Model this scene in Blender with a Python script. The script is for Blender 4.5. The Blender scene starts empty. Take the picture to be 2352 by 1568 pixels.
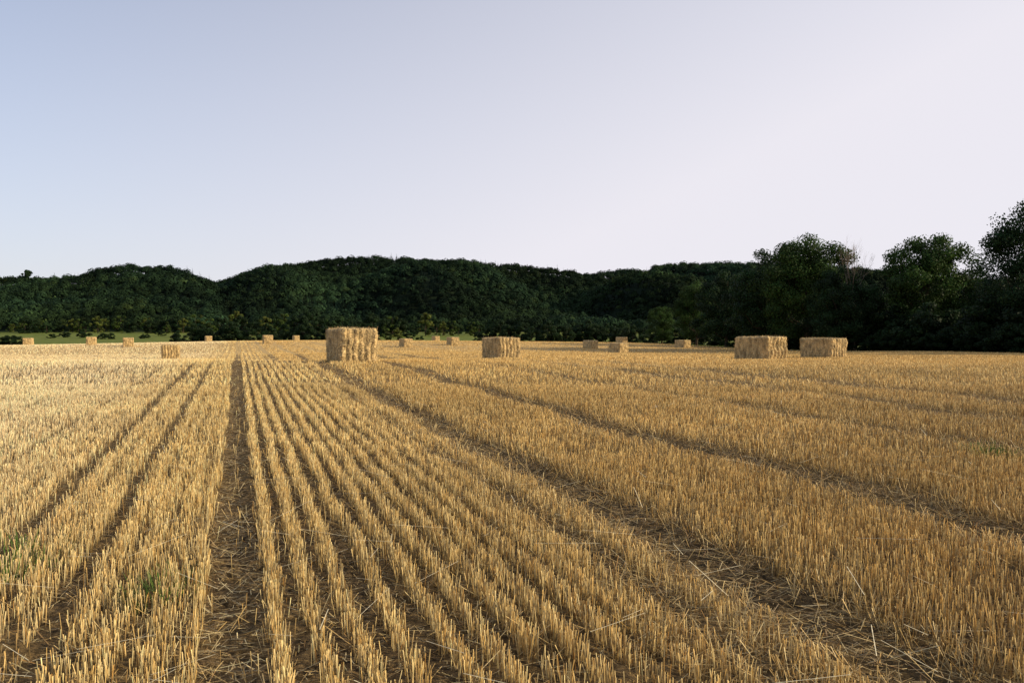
import bpy, math, numpy as np
from mathutils import Vector, noise as mn
rng=np.random.default_rng(7)
F=1829.0; HOR=775.0; EYE=1.4
S=bpy.context.scene
def link(o): S.collection.objects.link(o); return o
TAB=rng.random((256,256))
def vn(x,y,s=0):
    x=np.asarray(x,float)+s*17.3; y=np.asarray(y,float)+s*9.7
    xi=np.floor(x).astype(int); yi=np.floor(y).astype(int); fx=x-xi; fy=y-yi
    fx=fx*fx*(3-2*fx); fy=fy*fy*(3-2*fy)
    g=lambda a,b:TAB[a&255,b&255]
    return (g(xi,yi)*(1-fx)+g(xi+1,yi)*fx)*(1-fy)+(g(xi,yi+1)*(1-fx)+g(xi+1,yi+1)*fx)*fy
def sst(x,a,b):
    t=np.clip((x-a)/(b-a),0,1); return t*t*(3-2*t)
# ---------------- mesh helper
def mkmesh(name,V,Q,C=None,mats=(),smooth=False,mi=None):
    V=np.ascontiguousarray(V,dtype=np.float32); Q=np.ascontiguousarray(Q,dtype=np.int32)
    k=Q.shape[1]; me=bpy.data.meshes.new(name)
    me.vertices.add(len(V)); me.vertices.foreach_set('co',V.ravel())
    me.loops.add(Q.size); me.loops.foreach_set('vertex_index',Q.ravel())
    me.polygons.add(len(Q)); me.polygons.foreach_set('loop_start',np.arange(0,Q.size,k,dtype=np.int32))
    for m in mats: me.materials.append(m)
    if mi is not None: me.polygons.foreach_set('material_index',np.ascontiguousarray(mi,dtype=np.int32))
    me.polygons.foreach_set('use_smooth',np.full(len(Q),smooth,dtype=bool))
    me.update(calc_edges=True)
    if C is not None:
        a=me.color_attributes.new('Col','FLOAT_COLOR','POINT')
        CC=np.ones((len(V),4),dtype=np.float32); CC[:,:3]=C
        a.data.foreach_set('color',CC.ravel())
    return me
# ---------------- materials
def newmat(n):
    m=bpy.data.materials.new(n); m.use_nodes=True; nt=m.node_tree; nt.nodes.clear()
    return m,nt,nt.nodes,nt.links
def mat_col(n,rough=.6,spec=.3,transl=0.0,noise_scale=None,namt=.3):
    m,nt,N,L=newmat(n)
    at=N.new('ShaderNodeAttribute'); at.attribute_name='Col'
    col=at.outputs['Color']
    if noise_scale:
        tc=N.new('ShaderNodeTexCoord'); no=N.new('ShaderNodeTexNoise'); no.inputs['Scale'].default_value=noise_scale; no.inputs['Detail'].default_value=3
        L.new(tc.outputs['Object'],no.inputs['Vector'])
        mr=N.new('ShaderNodeMapRange'); mr.inputs['From Min'].default_value=.3; mr.inputs['From Max'].default_value=.7
        mr.inputs['To Min'].default_value=1-namt; mr.inputs['To Max'].default_value=1+namt
        L.new(no.outputs['Fac'],mr.inputs['Value'])
        vm=N.new('ShaderNodeVectorMath'); vm.operation='SCALE'; L.new(col,vm.inputs[0]); L.new(mr.outputs[0],vm.inputs['Scale']); col=vm.outputs[0]
    b=N.new('ShaderNodeBsdfPrincipled'); b.inputs['Roughness'].default_value=rough; b.inputs['Specular IOR Level'].default_value=spec
    L.new(col,b.inputs['Base Color']); out=N.new('ShaderNodeOutputMaterial')
    if transl>0:
        t=N.new('ShaderNodeBsdfTranslucent'); L.new(col,t.inputs['Color']); mx=N.new('ShaderNodeMixShader'); mx.inputs[0].default_value=transl
        L.new(b.outputs[0],mx.inputs[1]); L.new(t.outputs[0],mx.inputs[2]); L.new(mx.outputs[0],out.inputs[0])
    else: L.new(b.outputs[0],out.inputs[0])
    return m
M_straw=mat_col('straw',.5,.35,.10,30,.25)
M_leaf=mat_col('leaf',.6,.12,.25)
M_forest=mat_col('forest_leaf',.8,.05,.06)
M_bark=mat_col('bark',.9,.1,0,3,.3)
M_bale=mat_col('baled_straw',.7,.2,0,22,.45)
M_twine=mat_col('twine',.6,.3,0)
def mat_ground(n,c1,c2,c3,sc):
    m,nt,N,L=newmat(n)
    tc=N.new('ShaderNodeTexCoord')
    a=N.new('ShaderNodeTexNoise'); a.inputs['Scale'].default_value=sc; a.inputs['Detail'].default_value=8; a.inputs['Roughness'].default_value=.7
    b=N.new('ShaderNodeTexNoise'); b.inputs['Scale'].default_value=.35; b.inputs['Detail'].default_value=5
    L.new(tc.outputs['Object'],a.inputs['Vector']); L.new(tc.outputs['Object'],b.inputs['Vector'])
    r=N.new('ShaderNodeValToRGB'); r.color_ramp.elements[0].position=.40; r.color_ramp.elements[1].position=.66
    r.color_ramp.elements[0].color=(*c1,1); r.color_ramp.elements[1].color=(*c2,1)
    L.new(a.outputs['Fac'],r.inputs[0])
    mx=N.new('ShaderNodeMix'); mx.data_type='RGBA'; mx.inputs[7].default_value=(*c3,1)
    mr=N.new('ShaderNodeMapRange'); mr.inputs['From Min'].default_value=.4; mr.inputs['From Max'].default_value=.65; mr.inputs['To Max'].default_value=.6
    L.new(b.outputs['Fac'],mr.inputs['Value']); L.new(mr.outputs[0],mx.inputs[0]); L.new(r.outputs[0],mx.inputs[6])
    p=N.new('ShaderNodeBsdfPrincipled'); p.inputs['Roughness'].default_value=.9; p.inputs['Specular IOR Level'].default_value=.1
    L.new(mx.outputs[2],p.inputs['Base Color'])
    bp=N.new('ShaderNodeBump'); bp.inputs['Strength'].default_value=1; bp.inputs['Distance'].default_value=.05
    L.new(a.outputs['Fac'],bp.inputs['Height']); L.new(bp.outputs[0],p.inputs['Normal'])
    o=N.new('ShaderNodeOutputMaterial'); L.new(p.outputs[0],o.inputs[0]); return m
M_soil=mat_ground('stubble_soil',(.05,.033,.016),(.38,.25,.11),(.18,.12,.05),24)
M_farsoil=mat_ground('straw_littered_soil',(.42,.27,.11),(.66,.47,.21),(.52,.36,.15),6)
M_mead=mat_ground('meadow_grass',(.06,.10,.012),(.17,.21,.03),(.22,.20,.045),.25)
M_hill=mat_ground('woodland_floor',(.008,.015,.007),(.012,.022,.01),(.010,.02,.008),.2)
# ---------------- terrain
def P(px,D): return ((px-1176)/F*D, D)
ctrl=[]
for y in (-6,0,5,10,15,20):
    for k in (-1.2,-.6,0,.6,1.2):
        ctrl.append((k*max(y,8),y,.0185*y))
for px,D,b in [(807,26,.83),(545,26.5,.83),(200,27,.84),(-50,27,.86),(545,30,.91),(680,30,.91),(200,30,.92),(545,33.5,.99),(690,33.5,.99),(545,37,1.4),(680,37,1.4),(200,34,1.25),(545,42,1.8),(200,43,1.8),(-50,45,1.8),(680,43,1.75),
    (392,61,1.68),(0,70,1.75),(700,65,1.5),(295,95,1.10),(210,105,1.0),(65,125,1.2),(615,110,.84),(479,146,.78),(545,190,.87),(900,205,.92),(-50,150,1.5),(90,150,1.45),(150,185,2.0),
    (932,104,1.25),(1040,110,1.05),(1001,180,.82),(1150,40,1.08),(1100,30,.93),(1746,37,1.06),(1890,44,1.14),(1500,30,.93),(2200,30,.93),
    (1420,88,1.7),(1356,110,1.5),(1568,115,1.48),(1428,150,1.05),(1595,150,1.3),(2100,70,1.3),(2350,60,1.25),(1750,70,1.5),(1200,70,1.4),(1200,200,1.1),(0,205,2.4)]:
    ctrl.append((*P(px,D),EYE-b))
ctrl+= [(-200,210,-.6),(200,210,0),(-90,0,0),(90,0,0),(-150,100,-.2),(150,100,0),(90,50,.2),(-90,50,0)]
ctrl=np.array(ctrl); Xc=ctrl[:,:2]
def U(r2): return np.where(r2>1e-9,.5*r2*np.log(np.maximum(r2,1e-9)),0)
d2=((Xc[:,None]-Xc[None])**2).sum(-1); n=len(ctrl)
A=np.zeros((n+3,n+3)); A[:n,:n]=U(d2)+np.eye(n)*.4; A[:n,n]=1; A[:n,n+1:]=Xc; A[n,:n]=1; A[n+1:,:n]=Xc.T
w=np.linalg.solve(A,np.r_[ctrl[:,2],0,0,0])
gx=np.arange(-220,221,1.0); gy=np.arange(-20,261,1.0); GX,GY=np.meshgrid(gx,gy,indexing='ij')
GZ=w[n]+w[n+1]*GX+w[n+2]*GY
for i in range(n): GZ+=w[i]*U((GX-Xc[i,0])**2+(GY-Xc[i,1])**2)
GZ=np.clip(GZ,-1.2,1.0)
def hfield(x,y):
    fx=np.clip(np.asarray(x,float)+220,0,439.99); fy=np.clip(np.asarray(y,float)+20,0,279.99)
    i=fx.astype(int); j=fy.astype(int); a=fx-i; b=fy-j
    return (GZ[i,j]*(1-a)+GZ[i+1,j]*a)*(1-b)+(GZ[i,j+1]*(1-a)+GZ[i+1,j+1]*a)*b
def hgt(x,y):
    x=np.asarray(x,float); y=np.asarray(y,float)
    far=np.interp(y,[200,250,330,430,600,2500],[-.6,-.9,1.2,4.4,5,6])
    t=sst(y,196,232); return hfield(x,y)*(1-t)+far*t
TH=math.radians(19); cu,su=math.cos(TH),math.sin(TH)
def uv2xy(u,v): return -su*u+cu*v, cu*u+su*v
def xy2uv(x,y): return -su*x+cu*y, cu*x+su*y
def fieldlim(y): return np.interp(y,[-20,0,60,110,185,205],[75,57,39.5,33,24,22])
def infield(x,y): return (y<np.interp(x,[-110,-92,-78,-62],[138,150,178,203]))&(x<fieldlim(y))
def headland_shadow(x,y):  # bare headland strip; its dark soil also stands in for the bale's shadow
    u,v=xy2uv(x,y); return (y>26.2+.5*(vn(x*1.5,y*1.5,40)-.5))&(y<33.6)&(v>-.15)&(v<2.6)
def bands(u,v):
    w2=(vn(u*.5,v*0,4)-.5)*.35
    b=.96*np.exp(-((v-2.55-w2*.5)/.27)**4)+.85*np.exp(-((v-1.98-w2*.3)/.07)**2)+.96*np.exp(-((v-4.75-w2)/.31)**4)
    b+=.8*np.exp(-((v-7.9-w2)/.3)**2)+.9*np.exp(-((v-12.9-w2*2)/.5)**2)+.9*np.exp(-((v-10.6-w2*2)/.4)**2)+.6*np.exp(-((v+8.2-w2)/.25)**2)
    return np.clip(b,0,.97)
def dens(u,v):
    w1=(vn(u*1.1,v*0,3)-.5)*.10; w3=(vn(u*2.3,v*0,14)-.5)*.06
    d=1-bands(u,v)
    d*=np.where((v>-.165+w1*.4+w3)&(v<.07+w1*.3),.02,1)
    d*=np.where(np.abs(v+.80+w1*.6)<.055+w3*.4,.05,1)
    d*=np.where(np.abs(v+1.32+w1*.6)<.065+w3*.4,.05,1)
    d*=np.where(np.abs(v+2.1+w1*.6)<.05,.2,1)
    d*=np.where(np.abs(v+3.2+w1*.6)<.06,.3,1)
    for c in (-24,-26,24,26,-48,-50,48): d*=1-.7*np.exp(-((v-c)/.4)**2)
    return d
# ground sheet
def seg(*p):
    o=[]
    for a,b,s in p: o.append(np.arange(a,b,s))
    return np.concatenate(o)
ys=seg((-30,1.5,2.5),(1.5,8,.035),(8,14,.07),(14,40,.35),(40,215,2),(215,520,8),(520,2600,60))
xp=seg((0,5,.045),(5,9,.1),(9,45,.4),(45,140,2),(140,300,6),(300,2600,60)); xs=np.concatenate([-xp[:0:-1],xp])
X,Y=np.meshgrid(xs,ys,indexing='ij'); Z=hgt(X,Y)
u,v=xy2uv(X,Y); near=1-sst(Y,13,24)
Z+=near*((vn(X*14,Y*14)-.5)*.035+(vn(X*4,Y*4,2)-.5)*.03+(vn(X*27,Y*27,12)-.5)*.025)
Z+=-near*.02*np.exp(-((v+.055)/.11)**4)-near*.06*np.exp(-((v-2.58)/.3)**2)-near*.06*np.exp(-((v-4.75)/.3)**2)
nx,ny=X.shape; idx=np.arange(nx*ny).reshape(nx,ny)
Q=np.stack([idx[:-1,:-1],idx[1:,:-1],idx[1:,1:],idx[:-1,1:]],-1).reshape(-1,4)
V=np.stack([X,Y,Z],-1).reshape(-1,3); cen=V[Q].mean(1)
cu_,cv_=xy2uv(cen[:,0],cen[:,1]); dk=(bands(cu_,cv_)>.35)|(np.abs(cv_+.05)<.2)
farm=(cen[:,1]>24+4*vn(cen[:,0]*.8,cen[:,1]*.8,44))&~headland_shadow(cen[:,0],cen[:,1])&~(dk&(cen[:,1]<70))
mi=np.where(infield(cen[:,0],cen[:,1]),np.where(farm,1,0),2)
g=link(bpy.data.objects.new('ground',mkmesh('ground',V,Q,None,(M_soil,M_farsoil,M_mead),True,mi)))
g['kind']='structure'; g['label']='stubble field ground with wheel ruts and meadow beyond'; g['category']='ground'
# ---------------- stubble
def rows(y0,y1,per_m2,sp,sig):
    umin,umax=-8,y1*1.3+6; vmin,vmax=-.42*y1-8,1.02*y1+6
    N=int((umax-umin)*(vmax-vmin)*per_m2)
    u=rng.uniform(umin,umax,N); k=np.round(rng.uniform(vmin,vmax,N)/sp); vk=k*sp
    sg=np.where((vk<1.75)&(vk>-.1),sig*.85,sig*1.65); sg=np.where(vk<-1.5,sig*1.6,sg)
    v=vk+ rng.normal(0,1,N)*sg + (vn(u*1.2,k*3.1,5)-.5)*.045
    x,y=uv2xy(u,v)
    keep=(y>y0)&(y<=y1)&(np.abs(x)<.74*y+3)
    u,v,x,y,k=u[keep],v[keep],x[keep],y[keep],k[keep]
    tuft=.2+1.35*vn(u*9,k*7.7,6)
    keep=(rng.random(len(u))<dens(u,v)*tuft)&infield(x,y)&~headland_shadow(x,y)
    return x[keep],y[keep],u[keep],v[keep]
VV=[];QQ=[];CC=[];off=0
def colr(x,y,n):
    t=rng.random(n)[:,None]; a=np.array((.76,.48,.15)); b=np.array((.95,.77,.39))
    c=a+(b-a)*t
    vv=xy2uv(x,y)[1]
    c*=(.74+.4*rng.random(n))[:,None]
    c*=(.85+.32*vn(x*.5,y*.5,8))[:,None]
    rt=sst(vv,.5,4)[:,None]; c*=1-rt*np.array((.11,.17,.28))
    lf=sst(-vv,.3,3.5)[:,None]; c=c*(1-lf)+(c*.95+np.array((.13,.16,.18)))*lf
    br=rng.random(n)<.13; c[br]*=np.array((.55,.45,.35))
    return np.clip(c,0,.95)
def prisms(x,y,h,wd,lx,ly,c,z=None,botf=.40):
    global off
    n=len(x); z=hgt(x,y)-.02 if z is None else z
    a0=rng.uniform(0,6.28,n); B=np.zeros((n,6,3))
    for i in range(3):
        a=a0+i*2.094; dx=np.cos(a)*wd/2; dy=np.sin(a)*wd/2
        B[:,i]=np.stack([x+dx,y+dy,z],-1); B[:,i+3]=np.stack([x+dx+lx,y+dy+ly,z+h],-1)
    q=np.array([[0,1,4,3],[1,2,5,4],[2,0,3,5]]); ids=np.arange(n)[:,None,None]*6+q[None]+off
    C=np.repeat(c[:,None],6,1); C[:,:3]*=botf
    VV.append(B.reshape(-1,3)); QQ.append(ids.reshape(-1,4)); CC.append(C.reshape(-1,3)); off+=n*6
def flats(x,y,h,wd,lx,ly,c,z=None):
    global off
    n=len(x); z=hgt(x,y)-.03 if z is None else z
    a=rng.uniform(0,3.14,n); dx=np.cos(a)*wd/2; dy=np.sin(a)*wd/2
    B=np.stack([np.stack([x-dx,y-dy,z],-1),np.stack([x+dx,y+dy,z],-1),np.stack([x+dx+lx,y+dy+ly,z+h],-1),np.stack([x-dx+lx,y-dy+ly,z+h*.93],-1)],1)
    ids=np.arange(n)[:,None]*4+np.arange(4)[None]+off
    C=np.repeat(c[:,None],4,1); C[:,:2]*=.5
    VV.append(B.reshape(-1,3)); QQ.append(ids); CC.append(C.reshape(-1,3)); off+=n*4
def hts(x,y,u,v,n):
    h=(.088+.045*vn(x*1.3,y*1.3,9)+rng.normal(0,.013,n))
    h*=np.where(rng.random(n)<.25,rng.uniform(.4,.9,n),1)
    fl=np.clip(bands(u,v)*1.1,0,1)
    return np.clip(h+.01,.03,.17)*(1-.5*fl*rng.random(n)), fl
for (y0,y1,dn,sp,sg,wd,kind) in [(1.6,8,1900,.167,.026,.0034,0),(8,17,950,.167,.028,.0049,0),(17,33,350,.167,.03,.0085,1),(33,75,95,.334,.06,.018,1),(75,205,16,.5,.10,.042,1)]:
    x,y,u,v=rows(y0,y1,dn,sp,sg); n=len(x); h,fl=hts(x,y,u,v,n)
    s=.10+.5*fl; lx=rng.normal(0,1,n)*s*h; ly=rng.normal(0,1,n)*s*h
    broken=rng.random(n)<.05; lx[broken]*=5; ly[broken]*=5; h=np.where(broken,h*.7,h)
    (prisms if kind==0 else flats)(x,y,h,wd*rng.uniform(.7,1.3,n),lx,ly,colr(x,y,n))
st=link(bpy.data.objects.new('wheat_stubble',mkmesh('wheat_stubble',np.concatenate(VV),np.concatenate(QQ),np.concatenate(CC),(M_straw,))))
st['kind']='stuff'; st['label']='cut golden wheat stubble standing in long rows'; st['category']='stubble'
# loose straw
VV=[];QQ=[];CC=[];off=0
N=400000; y=1.6+rng.random(N)**.9*24; x=(rng.random(N)*2-1)*(.74*y+2); u,v=xy2uv(x,y)
fl=1.0*np.exp(-((v-2.40)/.6)**2)+.9*np.exp(-((v-4.75)/.6)**2)+.6*np.exp(-((v-1.8)/.35)**2)+.7*np.exp(-((v+.06)/.14)**2)
keep=rng.random(N)<(.4+.45*np.clip(fl,0,1))*np.clip(9/y,.25,1)*(1-.4*np.exp(-((v-2.6)/.2)**2))*(1-.4*np.exp(-((v-4.75)/.25)**2))
x,y,v,fl=x[keep],y[keep],v[keep],fl[keep]; n=len(x)
L_=rng.uniform(.012,.08,n)*(1+1.5*(rng.random(n)<.12+.25*np.clip(fl,0,1))); a=rng.uniform(0,6.28,n); pit=np.abs(rng.normal(0,.22,n))
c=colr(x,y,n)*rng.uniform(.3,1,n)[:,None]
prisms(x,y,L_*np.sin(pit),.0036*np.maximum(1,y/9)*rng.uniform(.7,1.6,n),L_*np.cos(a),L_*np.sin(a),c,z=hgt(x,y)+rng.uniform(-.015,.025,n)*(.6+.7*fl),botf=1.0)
# a few long bright straws lying over the stubble
m=420; yy=2.2+rng.random(m)*12; xx_=(rng.random(m)*2-1)*(.7*yy+1); a=rng.uniform(0,6.28,m); LL=rng.uniform(.12,.4,m)
prisms(xx_,yy,LL*rng.normal(0,.12,m),.004*np.maximum(1,yy/9),LL*np.cos(a),LL*np.sin(a),np.tile((.92,.78,.48),(m,1)),z=hgt(xx_,yy)+rng.uniform(.05,.13,m),botf=1.0)
ls=link(bpy.data.objects.new('loose_straw',mkmesh('loose_straw',np.concatenate(VV),np.concatenate(QQ),np.concatenate(CC),(M_straw,))))
ls['kind']='stuff'; ls['label']='loose broken straw scattered over the soil'; ls['category']='straw'
# ---------------- bales
def bale_mesh(W,Ln,H,step,fuzz,seed):
    r=np.random.default_rng(seed); vs=[];fs=[];o=0
    def face(ax,sg):
        nonlocal o
        dims=[W,Ln,H]; t=[i for i in range(3) if i!=ax]; n0=max(3,int(dims[t[0]]/step)); n1=max(3,int(dims[t[1]]/step))
        a=np.linspace(-.5,.5,n0+1)*dims[t[0]]; b=np.linspace(-.5,.5,n1+1)*dims[t[1]]
        A_,B_=np.meshgrid(a,b,indexing='ij'); Pp=np.zeros((n0+1,n1+1,3)); Pp[...,t[0]]=A_;Pp[...,t[1]]=B_;Pp[...,ax]=sg*dims[ax]/2
        i=np.arange((n0+1)*(n1+1)).reshape(n0+1,n1+1)+o
        q=np.stack([i[:-1,:-1],i[1:,:-1],i[1:,1:],i[:-1,1:]],-1).reshape(-1,4)
        if (sg>0)==(ax==1): q=q[:,::-1]
        vs.append(Pp.reshape(-1,3)); fs.append(q); o+=Pp.shape[0]*Pp.shape[1]
    for ax in range(3):
        for sg in (-1,1): face(ax,sg)
    V=np.concatenate(vs); Q=np.concatenate(fs)
    hd=np.array([W,Ln,H])/2; rr=.09; core=np.clip(V,-(hd-rr),hd-rr); d=V-core; l=np.linalg.norm(d,axis=1,keepdims=True); l[l<1e-6]=1
    nrm=d/l; V2=core+nrm*rr
    so=seed*13.1
    out=np.zeros(len(V)); col=np.zeros((len(V),3))
    for i in range(len(V)):
        p=V2[i]
        b=mn.noise(Vector((p[0]*2.2+so,p[1]*2.2,p[2]*2.2)))*.035+mn.noise(Vector((p[0]*9+so,p[1]*9,p[2]*9)))*.022+mn.noise(Vector((p[0]*26+so,p[1]*26,p[2]*26)))*.022
        endw=max(abs(nrm[i][1]),0); wob=mn.noise(Vector((p[2]*4+so,p[1]*2,0)))*.08
        ph=((p[0]+wob)/W*6)%1.0
        bulge=abs(math.sin(math.pi*ph))**.5
        amp=.062*(1+1.0*mn.noise(Vector((p[0]*4+so,0,p[2]*3))))
        out[i]=b+endw*(bulge*amp-.035)
        out[i]+=abs(nrm[i][0])*.02*mn.noise(Vector((p[1]*9+so,0,p[2]*1.5)))
        k=.80+.7*mn.noise(Vector((p[0]*7+so,p[1]*7,p[2]*3.5)))
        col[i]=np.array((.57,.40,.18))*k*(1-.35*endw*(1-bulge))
    V3=V2+nrm*out[:,None]; V3[:,2]+=H/2-.03
    C=col
    sel=r.integers(0,len(V),fuzz); b0=V3[sel]+r.normal(0,.02,(fuzz,3)); nn=nrm[sel]
    dr=nn*r.uniform(-.15,.25,(fuzz,1))+r.normal(0,.5,(fuzz,3)); dr[:,2]-=.35
    dr/=np.linalg.norm(dr,axis=1,keepdims=True); ln=r.uniform(.03,.08,(fuzz,1)); tip=b0+dr*ln
    sd=np.cross(dr,nn); sd/=np.maximum(np.linalg.norm(sd,axis=1,keepdims=True),1e-6); sd*=.005
    FV=np.stack([b0-sd,b0+sd,tip+sd*.6,tip-sd*.6],1).reshape(-1,3)
    FV[:,2]=np.maximum(FV[:,2],-.02)
    FQ=np.arange(fuzz*4).reshape(-1,4)+len(V3)
    fc=np.repeat(np.array((.72,.52,.25))[None]*r.uniform(.35,1.2,(fuzz,1)),4,0)
    return mkmesh('straw_bale',np.concatenate([V3,FV]),np.concatenate([Q,FQ]),np.concatenate([C,fc]),(M_bale,),False)
def tube(pts,rad,col,ns=5,closed=False):
    pts=[Vector(p) for p in pts]; vs=[];qs=[]; n=len(pts)
    for i,p in enumerate(pts):
        t=(pts[(i+1)%n]-pts[i-1]) if closed or 0<i<n-1 else (pts[1]-pts[0] if i==0 else pts[-1]-pts[-2])
        t.normalize(); ref=Vector((0,0,1)) if abs(t.z)<.8 else Vector((1,0,0)); a=t.cross(ref).normalized(); b=t.cross(a)
        r=rad[i] if hasattr(rad,'__len__') else rad
        for k in range(ns):
            an=2*math.pi*k/ns; vs.append(p+a*math.cos(an)*r+b*math.sin(an)*r)
    for i in range(n if closed else n-1):
        j=(i+1)%n
        for k in range(ns): qs.append((i*ns+k,i*ns+(k+1)%ns,j*ns+(k+1)%ns,j*ns+k))
    return np.array([tuple(v) for v in vs]),np.array(qs)
BW,BL,BH=1.17,2.35,1.14
hi=[bale_mesh(BW,BL,BH,.03,8000,s) for s in (1,2,3)]
lo=[bale_mesh(BW,BL,BH,.08,900,s) for s in (5,6)]
def twine_mesh():
    pts=[]; hl=BL/2+.012; T=BH-.02
    for y,z in [(-hl+.12,.0),(-hl,.12),(-hl,.6),(-hl,T-.12),(-hl+.12,T),(0,T+.015),(hl-.12,T),(hl,T-.12),(hl,.6),(hl,.12),(hl-.12,0)]: pts.append((0,y,z))
    a,q=tube(pts,.006,None,5,True); return mkmesh('twine',a,q,np.tile((.30,.24,.12),(len(a),1)),(M_twine,))
TW=twine_mesh()
bales=[(806,27.1,0,1,'chunky golden straw bale with bulging tied end, on stubble'),(1150,40.8,1,1,0),(1746,37.6,2,1,'long straw bale with shaded side standing on stubble'),(1890,44.4,0,1,0),(392,60.5,1,1,0),
 (295,95.5,0,0,0),(210,105.5,1,0,0),(65,125,0,0,0),(479,146,1,0,0),(615,110.5,0,0,0),(680,172,1,0,0),(932,104.5,0,0,0),(1001,180,1,0,0),(1040,110.5,0,0,0),
 (1356,110.5,1,0,0),(1420,88.5,0,0,0),(1428,150,1,0,0),(1568,115.5,0,0,0),(1597,148,1,0,0)]
for i,(px,D,k,h,lab) in enumerate(bales):
    x,y=P(px,D); o=link(bpy.data.objects.new('straw_bale',(hi if h else lo)[k]))
    yaw=math.radians(23+rng.normal(0,1.5)); o.location=(x,y,float(hgt(x,y))-.01)
    if i==0: o.scale=(1.04,1.05,1.03); yaw=math.radians(24)
    o.rotation_euler=(0,0,yaw)
    if D>60: s=rng.uniform(.97,1.05); o.scale=(s,s,s)
    o['label']=lab or 'rectangular golden straw bale lying on the stubble field'; o['category']='bale'; o['group']='straw bales scattered over the field'
    if h and D<50:
        for t in range(5):
            c=bpy.data.objects.new('twine',TW); link(c); c.parent=o; c.location=((t-2)*BW/6,0,0)
# ---------------- trees
def leafquads(cen,size,nrm,r,flat=.5):
    n=len(cen); a=nrm+r.normal(0,flat,(n,3)); a/=np.linalg.norm(a,axis=1,keepdims=True)
    t=np.cross(a,r.normal(0,1,(n,3))); t/=np.maximum(np.linalg.norm(t,axis=1,keepdims=True),1e-6); b=np.cross(a,t)
    s=(size*r.uniform(.6,1.3,n))[:,None]
    return np.stack([cen-t*s*.5,cen-b*s*.32,cen+t*s*.5,cen+b*s*.32],1).reshape(-1,3)
def make_tree(seed,H,R,nclump,leaves,lsize,base,cb=.18,limbs=True,taper=.45,csz=1.6,inner=.35):
    r=np.random.default_rng(seed)
    cs=[];rad=[]
    z0=H*cb
    while len(cs)<nclump:
        p=r.uniform(-1,1,3); l=np.linalg.norm(p)
        if l>1 or l<inner: continue
        zz=(p[2]+1)/2; prof=(1-taper*zz**2)
        ang=math.atan2(p[1],p[0]); lob=1+.14*math.sin(ang*3+seed)+.10*math.sin(ang*5+seed*2+zz*4)
        rr=R*(.10+.055*r.random())*csz
        cs.append((p[0]*(R-rr*.6)*prof*lob,p[1]*(R-rr*.6)*prof*lob,z0+rr*.5+zz*(H-z0-rr*1.1))); rad.append(rr)
    cs=np.array(cs);rad=np.array(rad)
    pts=[];nr=[];sh=[]
    for c,q in zip(cs,rad):
        m=int(leaves/nclump*r.uniform(.6,1.4)); d=r.normal(0,1,(m,3)); d/=np.linalg.norm(d,axis=1,keepdims=True)
        pts.append(c+d*q*(r.random((m,1))**.45)*np.array((1.1,1.1,.8))); nr.append(d); sh.append(np.full(m,r.uniform(.6,1.5)))
    pts=np.concatenate(pts);nr=np.concatenate(nr);sh=np.concatenate(sh)
    V=leafquads(pts,lsize,nr,r); n=len(pts); Q=np.arange(n*4).reshape(-1,4)
    C=np.array(base)[None]*(sh*r.uniform(.6,1.4,n))[:,None]; C[:,0]*=r.uniform(.8,1.3,n)
    crown=(V,Q,np.repeat(C,4,0))
    tv=[];tq=[];o=0
    def add(p,rd,ns=6):
        nonlocal o
        a,q=tube(p,rd,None,ns); tv.append(a); tq.append(q+o); o+=len(a)
    r0=max(.08,H*.02)
    bend=r.normal(0,.02*H,2)
    tr=[(bend[0]*t*t,bend[1]*t*t,-.15+t*H*.85) for t in np.linspace(0,1,7)]
    add(tr,[r0*1.35]+[r0*(1-t*.85) for t in np.linspace(.15,1,6)],8)
    for j in range(0,nclump,max(1,nclump//16 if limbs else nclump//5)):
        c=cs[j]; t=max(.12,min(.7,(c[2]/H)*.55)); s=np.array((bend[0]*t*t,bend[1]*t*t,t*H*.85)); mid=(s+c)/2+np.array((0,0,-.04*H))+r.normal(0,.02*H,3)
        add([s,mid,c],[r0*.4,r0*.25,r0*.08],5)
    T=(np.concatenate(tv),np.concatenate(tq)); T=T+(np.tile((.06,.045,.03),(len(T[0]),1)),)
    return T,crown
def tree_meshes(**k):
    T,Cr=make_tree(**k); return mkmesh('trunk',*T,(M_bark,),True),mkmesh('crown',*Cr,(M_leaf,))
def place_tree(ms,px,D,sc,lab,zs=1.0,rot=0,wd=1.0,grp='trees along the field edge',name='tree'):
    x,y=P(px,D); e=link(bpy.data.objects.new(name,None)); e.location=(x,y,float(hgt(x,y))-.05); e.scale=(sc*wd,sc*wd,sc*zs); e.rotation_euler=(0,0,rot)
    e['label']=lab; e['category']='tree'; e['group']=grp
    for nme,m in zip(('trunk','crown'),ms):
        c=link(bpy.data.objects.new(nme,m)); c.parent=e
    return e
G1=(.032,.064,.014); G2=(.017,.038,.013)
TA=tree_meshes(seed=11,H=13,R=6.0,nclump=120,leaves=44000,lsize=.23,base=G1,cb=.06,taper=.30,csz=1.5,inner=.2)
TB=tree_meshes(seed=24,H=12,R=5.0,nclump=120,leaves=44000,lsize=.22,base=G1,cb=.05,taper=.15,csz=1.6,inner=.2)
TC=tree_meshes(seed=37,H=12,R=5.6,nclump=100,leaves=32000,lsize=.25,base=G2,cb=.04,taper=.35,csz=1.6,inner=.2)
TD=tree_meshes(seed=59,H=15,R=6.6,nclump=140,leaves=48000,lsize=.22,base=G2,cb=.04,taper=.45,csz=1.5,inner=.2)
place_tree(TA,1852,95,1.06,'tall leafy broadleaf tree with airy crown beside the field',1.03,.4,1.04)
place_tree(TC,1765,102,1.10,'broad dark green tree in the field-edge belt',1,1.2,1.05)
place_tree(TC,1668,122,1.0,'leafy tree in the belt beside the stubble',1,2.4)
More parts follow.
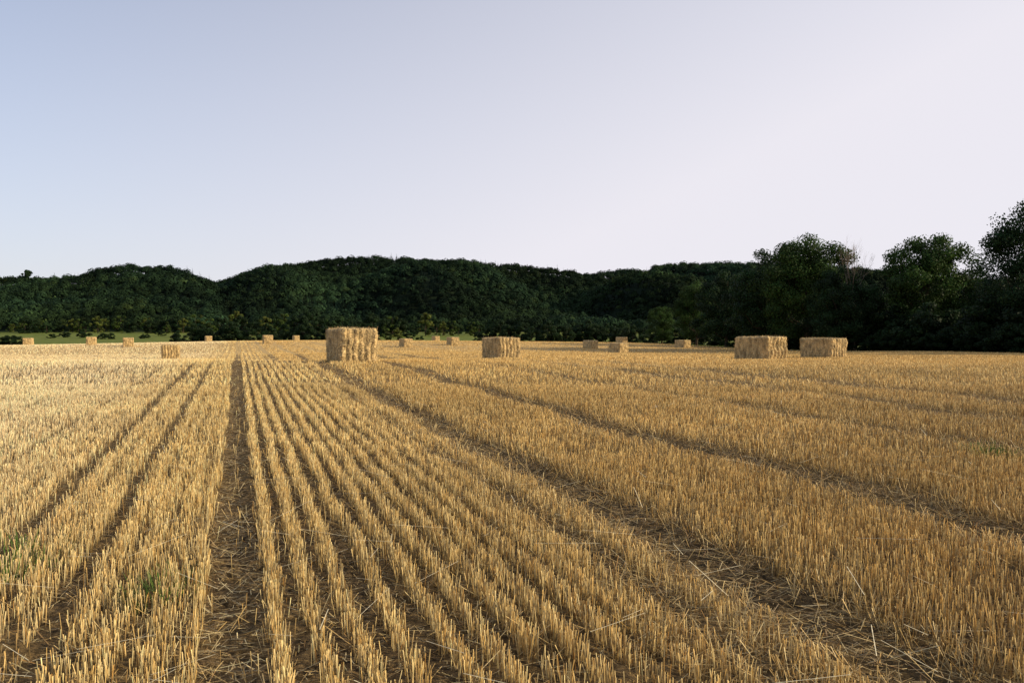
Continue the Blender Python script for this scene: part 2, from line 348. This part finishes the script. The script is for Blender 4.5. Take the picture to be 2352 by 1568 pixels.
place_tree(TA,1600,132,.80,'green tree in the belt beside the stubble',1.05,.2,.9)
place_tree(TC,1930,88,.80,'dark leafy tree beneath bare branches',1,3.3)
place_tree(TC,1982,92,.68,'dark leafy tree in the belt beside the stubble',1,2.3)
place_tree(TB,2128,86,1.07,'rounded dense dark green tree standing above the hedge',1.02,.9,1.0)
place_tree(TD,2400,70,.98,'large tree with ragged crown at the field edge',1.0,4.0,1.05)
place_tree(TC,2285,82,.62,'dark leafy tree in the hedge',1,5.0,1.1)
place_tree(TB,1520,150,.62,'small green tree in the belt beside the stubble',1,2.0)
place_tree(TD,2800,57,.80,'large tree shading the field edge',1.0,1.0,1.0)
place_tree(TC,3100,51,.9,'dark leafy tree shading the field edge',1.0,3.0,1.0)
# bare tree
r=np.random.default_rng(5); tv=[];tq=[];o=0
def br(p,d,L,rd,lev):
    global o
    q=p+d*L; m=(p+q)/2+Vector(r.normal(0,.04*L,3)); a,f=tube([p,m,q],[rd,rd*.8,rd*.55],None,4); tv.append(a);tq.append(f+o);o+=len(a)
    if lev==0: return
    for i in range(3 if lev>1 else 4):
        nd=(d+Vector(r.normal(0,.34,3))); nd.z=abs(nd.z)+.35; nd.normalize(); br(p.lerp(q,r.uniform(.55,1)),nd,L*r.uniform(.6,.8),rd*.52,lev-1)
br(Vector((0,0,-.1)),Vector((0.02,0,1)),5.0,.13,5)
tv=np.concatenate(tv)
bt=mkmesh('bare_tree',tv*np.array((.75,.75,12.6/tv[:,2].max())),np.concatenate(tq),np.tile((.22,.17,.13),(len(tv),1)),(M_bark,),True)
x,y=P(1962,88); b=link(bpy.data.objects.new('bare_tree',bt)); b.location=(x,y,float(hgt(x,y))); b['label']='leafless tree with fine bare twigs in the belt'; b['category']='tree'
# shrubs & small trees as single meshes
def merged(**k):
    T,Cr=make_tree(**k); V=np.concatenate([T[0],Cr[0]]); Q=np.concatenate([T[1],Cr[1]+len(T[0])]); C=np.concatenate([T[2],Cr[2]])
    mi=np.r_[np.zeros(len(T[1]),int),np.ones(len(Cr[1]),int)]; return mkmesh('shrub',V,Q,C,(M_bark,M_leaf),False,mi)
SD=[merged(seed=s,H=5,R=3.0,nclump=30,leaves=6500,lsize=.26,base=(.013,.028,.009),cb=-.08,limbs=False,inner=.1) for s in (41,42,43)]
SL=[merged(seed=s,H=5.5,R=2.2,nclump=20,leaves=2800,lsize=.36,base=c,cb=.0,limbs=False) for s,c in ((51,(.045,.072,.014)),(52,(.022,.046,.014)),(53,(.070,.088,.018)))]
def shrub(ms,px,D,h,lab,grp,wide=1.0):
    x,y=P(px,D); m=ms[rng.integers(len(ms))]; o=link(bpy.data.objects.new('bush',m)); s=h/5.2
    o.location=(x,y,float(hgt(x,y))-.35*s); o.scale=(s*wide,s*wide,s); o.rotation_euler=(0,0,rng.uniform(0,6.28)); o['label']=lab; o['category']='bush'; o['group']=grp
gR='dark bushes under the field-edge trees'
for px in range(1420,2480,34):
    D=float(np.interp(px,[1400,1600,2000,2352,2500],[185,140,86,67,63]))
    h=float(np.interp(px,[1400,1560,1700,2000,2250,2480],[5.5,4.9,6.0,5.2,5.0,6.2]))*rng.uniform(.8,1.2)
    shrub(SD,px+rng.normal(0,6),D+rng.uniform(-1,5),h,'dense dark green bush at the edge of the stubble',gR,1.15)
for px in range(1700,2480,30):
    D=float(np.interp(px,[1400,1600,2000,2352,2500],[178,128,84,65,61]))
    shrub(SD,px+rng.normal(0,6),D+rng.uniform(-1,1),rng.uniform(2.2,3.4),'low dark green bush at the edge of the stubble',gR,1.3)
gM='bushes and small trees beyond the field'
for px in list(range(415,790,24)): shrub(SD,px+rng.normal(0,5),rng.uniform(214,226),rng.uniform(4.6,7.0),'dark green bush in the hedge beyond the stubble',gM)
for px in list(range(800,1130,28)): 
    if not 985<px<1095: shrub(SD if rng.random()<.6 else SL,px+rng.normal(0,5),rng.uniform(225,250),rng.uniform(3.5,6.5),'green bush in the hedge beyond the stubble',gM)
for px in list(range(1130,1430,22)): shrub(SD,px+rng.normal(0,5),rng.uniform(205,222),rng.uniform(4.5,8.0),'dark green bush in the hedge beyond the stubble',gM)
for px in list(range(-40,420,17)): shrub(SL if rng.random()<.55 else SD,px+rng.normal(0,6),rng.uniform(400,432),rng.uniform(4,10.5),'small leafy tree at the edge of the meadow',gM)
for px in list(range(430,1150,18)): shrub(SL if rng.random()<.5 else SD,px+rng.normal(0,6),rng.uniform(340,430),rng.uniform(6,13),'small leafy tree below the wooded hill',gM)
for px in (-6,14,30,46,120,150,190,205,235,255,330,338,370): shrub(SD,px,235 if px<100 else 335+rng.uniform(-50,40),rng.uniform(1.8,4.0),'low dark bush beyond the stubble',gM,1.5)
# ---------------- hills
def zr(R,ypx,th): return EYE+(HOR-np.asarray(ypx,float))/F*R-th
R1,F1=600.,435.; R2,F2=800.,470.
p1=np.array([(-400,640),(-150,636),(0,634),(130,634),(190,627),(230,614),(300,605),(370,608),(430,619),(480,636),(500,655),(512,690),(528,745),(550,770)])
p2=np.array([(300,700),(420,685),(490,655),(520,640),(560,626),(620,611),(700,599),(760,591),(830,586),(900,587),(980,591),(1050,597),(1100,599),(1180,605),(1260,612),(1310,618),(1340,627),(1370,622),(1440,615),(1480,618),(1505,606),(1560,602),(1620,602),(1700,607),(1760,611),(1990,622),(2040,628),(2240,640),(2400,655),(2800,680),(3300,720)])
def hill1(x,y):
    z=np.interp(x/y*F+1176,p1[:,0],zr(R1,p1[:,1],7.5)); b=hgt(x,y)-1
    t=np.clip((y-F1)/(R1-F1),0,1.25); pr=np.clip(t,0,1)**1.05
    return b+np.maximum(z-b,0)*pr+(vn(x/45,y/45,21)-.5)*10*np.sin(np.clip(t,0,1)*math.pi)*sst(z,8,30)
def hill2(x,y):
    z=np.interp(x/(.5*R2+.5*y)*F+1176,p2[:,0],zr(R2,p2[:,1],8.5)); b=hgt(x,y)-1
    t=np.clip((y-F2)/(R2-F2),0,1.25); pr=np.clip(t,0,1)**1.15
    return b+(z-b)*pr+((vn(x/60+.4*y/70,y/110,22)-.5)*42)*np.sin(np.clip(t,0,1)*math.pi)**1.3
def hillmesh(name,f,x0,x1,y0,y1,st,lab):
    xs=np.arange(x0,x1,st); ys=np.arange(y0,y1,st); X,Y=np.meshgrid(xs,ys,indexing='ij'); Z=f(X,Y); a,b=X.shape; i=np.arange(a*b).reshape(a,b)
    Q=np.stack([i[:-1,:-1],i[1:,:-1],i[1:,1:],i[:-1,1:]],-1).reshape(-1,4)
    o=link(bpy.data.objects.new(name,mkmesh(name,np.stack([X,Y,Z],-1).reshape(-1,3),Q,None,(M_hill,),True))); o['kind']='structure'; o['label']=lab; o['category']='hill'
hillmesh('hill',hill1,-560,-130,F1,R1+60,5,'low wooded hill rising behind the meadow')
hillmesh('hill',hill2,-400,900,F2,R2+100,8,'long wooded ridge behind the stubble field')
def proto(seed,n=150,con=False):
    r=np.random.default_rng(seed); d=r.normal(0,1,(n,3)); d/=np.linalg.norm(d,axis=1,keepdims=True)
    if con:
        z=r.random(n)**1.4; a=r.uniform(0,6.28,n); rr=(1-z)*.6*(.75+.35*np.sin(z*28))
        p=np.stack([rr*np.cos(a),rr*np.sin(a),z*2.2-.9],-1); nr=np.stack([np.cos(a),np.sin(a),np.full(n,.5)],-1)
        V=leafquads(p,np.full(n,.36)*(1.15-z),nr,r,.2); C=np.full(n,.62)
    else:
        d[:,2]=np.abs(d[:,2])-.35*(r.random(n)<.5); lob=r.normal(0,1,(7,3)); lob/=np.linalg.norm(lob,axis=1,keepdims=True)
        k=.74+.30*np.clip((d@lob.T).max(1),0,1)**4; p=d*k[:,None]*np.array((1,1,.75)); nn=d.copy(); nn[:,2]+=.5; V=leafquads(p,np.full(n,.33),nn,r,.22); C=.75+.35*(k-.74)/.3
    return V,C*r.uniform(.9,1.1,n)
PR=[proto(s,180) for s in range(60,66)]+[proto(s,100,True) for s in (70,71)]
def forest(name,f,x0,x1,y0,y1,sp,wedge,lab,conp,br):
    xs,ys=np.meshgrid(np.arange(x0,x1,sp),np.arange(y0,y1,sp)); x=(xs+rng.uniform(-.5,.5,xs.shape)*sp*.95).ravel(); y=(ys+rng.uniform(-.5,.5,ys.shape)*sp*.95).ravel()
    k=(x>-.76*y-20)&(x<.76*y+30)&wedge(x,y); x,y=x[k],y[k]; z=f(x,y); n=len(x)
    cv=vn(x/60,y/60,31); con=(rng.random(n)<conp(x,y,cv)); pi=np.where(con,6+rng.integers(0,2,n),rng.integers(0,6,n))
    R=sp*(.50+.60*rng.random(n)**1.7)*np.where(con,.85,1); sx=R; zt=z+2.4+R*.5+rng.normal(0,.6,n)
    tone=br*(.45+1.1*vn(x/35,y/35,33))*(.55+.9*vn(x/90,y/90,35))*rng.uniform(.7,1.3,n)
    yel=rng.random(n)<.03; warm=vn(x/50,y/50,37)
    VV=[];CC=[]
    for p in range(8):
        m=np.where(pi==p)[0]; Vp,Cp=PR[p]; a=rng.uniform(0,6.28,len(m)); ca,sa=np.cos(a)[:,None],np.sin(a)[:,None]
        X=(Vp[None,:,0]*ca-Vp[None,:,1]*sa)*sx[m,None]+x[m,None]; Y=(Vp[None,:,0]*sa+Vp[None,:,1]*ca)*sx[m,None]+y[m,None]
        Z=Vp[None,:,2]*sx[m,None]*(1.15 if p>5 else 1.1)+zt[m,None]
        VV.append(np.stack([X,Y,Z],-1).reshape(-1,3))
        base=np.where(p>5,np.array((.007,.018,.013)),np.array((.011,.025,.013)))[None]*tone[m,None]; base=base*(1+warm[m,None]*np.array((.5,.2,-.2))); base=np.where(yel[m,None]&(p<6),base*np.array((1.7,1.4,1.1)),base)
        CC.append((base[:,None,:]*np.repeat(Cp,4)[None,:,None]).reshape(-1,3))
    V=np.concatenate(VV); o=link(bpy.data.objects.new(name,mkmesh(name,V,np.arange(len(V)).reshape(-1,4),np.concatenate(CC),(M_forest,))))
    o['kind']='stuff'; o['label']=lab; o['category']='forest'
forest('woodland',hill1,-520,-150,F1+5,R1+22,4.5,lambda x,y:hill1(x,y)>hgt(x,y)+.6,'dense broadleaf woodland covering the low hill',lambda x,y,c:np.where((c>.62),.3,np.where((y>R1-20)&(x/y*F+1176>330),.25,.02)),1.5)
forest('woodland',hill2,-390,640,F2+5,R2+22,5.0,lambda x,y:y>0,'dense mixed woodland covering the long ridge',lambda x,y,c:np.where(c>.6,.5,.02),1.15)
m=merged(seed=91,H=7,R=4,nclump=20,leaves=1500,lsize=.8,base=G2,cb=.2,limbs=False); x,y=P(62,R1); o=link(bpy.data.objects.new('tree',m)); o.location=(x,y,float(hill1(x,y))+4); o.scale=(1.3,)*3
o['label']='solitary round tree on the wooded hilltop'; o['category']='tree'
# weeds
def weed(px,D,s):
    r=np.random.default_rng(int(px)); n=260; a=r.uniform(0,6.28,n); rr=r.random(n)**.6*.2; b=np.stack([np.cos(a)*rr,np.sin(a)*rr*1.6,np.zeros(n)-.01],-1)
    t=b+np.stack([np.cos(a)*.05,np.sin(a)*.05,r.uniform(.04,.12,n)],-1)+r.normal(0,.02,(n,3)); sd=np.stack([-np.sin(a),np.cos(a),np.zeros(n)],-1)*.003
    V=np.stack([b-sd,b+sd,t+sd*.4,t-sd*.4],1).reshape(-1,3)*s
    x,y=P(px,D); o=link(bpy.data.objects.new('green_weed',mkmesh('green_weed',V,np.arange(n*4).reshape(-1,4),np.repeat(np.array((.09,.15,.03))[None]*r.uniform(.6,1.4,(n,1)),4,0),(M_leaf,)))); o.location=(x,y,float(hgt(x,y)))
    o['label']='small tuft of green weeds growing among stubble'; o['category']='weed'; o['group']='green weeds in the stubble'
weed(28,4.5,1.3); weed(372,4.1,.9); weed(2280,8.3,1.2)
# ---------------- light & camera
el=math.radians(21); be=math.radians(11)
sv=Vector((math.cos(el)*math.cos(be),-math.cos(el)*math.sin(be),math.sin(el)))
l=bpy.data.lights.new('sun','SUN'); l.energy=5.0; l.angle=math.radians(.5); l.color=(1,.85,.58)
lo_=link(bpy.data.objects.new('sun',l)); lo_.rotation_euler=sv.to_track_quat('Z','Y').to_euler()
W=bpy.data.worlds.new('World'); S.world=W; W.use_nodes=True; nt=W.node_tree; bg=nt.nodes['Background']; N=nt.nodes; Lk=nt.links
sk=N.new('ShaderNodeTexSky'); sk.sky_type='NISHITA'; sk.sun_disc=False; sk.sun_elevation=el; sk.sun_rotation=math.radians(101); sk.air_density=1.0; sk.dust_density=1.5; sk.ozone_density=4.0
tc=N.new('ShaderNodeTexCoord'); sx=N.new('ShaderNodeSeparateXYZ'); Lk.new(tc.outputs['Generated'],sx.inputs[0])
def mth(op,a,b,cl=False):
    m=N.new('ShaderNodeMath'); m.operation=op; m.use_clamp=cl
    for i,q in enumerate((a,b)):
        if isinstance(q,(int,float)): m.inputs[i].default_value=q
        else: Lk.new(q,m.inputs[i])
    return m.outputs[0]
zc=mth('MAXIMUM',sx.outputs['Z'],0.0); hz=mth('MULTIPLY_ADD',zc,-1.1); hz.node.inputs[2].default_value=1.04
xx=mth('MULTIPLY',sx.outputs['X'],.52); fac=mth('ADD',hz,xx); fac=mth('MAXIMUM',fac,.2); fac=mth('MINIMUM',fac,.95)
mx=N.new('ShaderNodeMix'); mx.data_type='RGBA'; Lk.new(fac,mx.inputs[0]); Lk.new(sk.outputs[0],mx.inputs[6]); s=.15
mx.inputs[7].default_value=(.87/s,.84/s,.90/s,1)
Lk.new(mx.outputs[2],bg.inputs[0]); bg.inputs[1].default_value=s
cam=bpy.data.cameras.new('camera'); co=link(bpy.data.objects.new('camera',cam)); cam.lens=28; cam.sensor_width=36; cam.clip_end=6000; cam.clip_start=.05
co.location=(0,0,EYE); co.rotation_euler=(math.radians(90-math.degrees(math.atan(9/F))),0,0)
S.camera=co
S.view_settings.view_transform='Standard'; S.view_settings.look='None'; S.view_settings.exposure=0
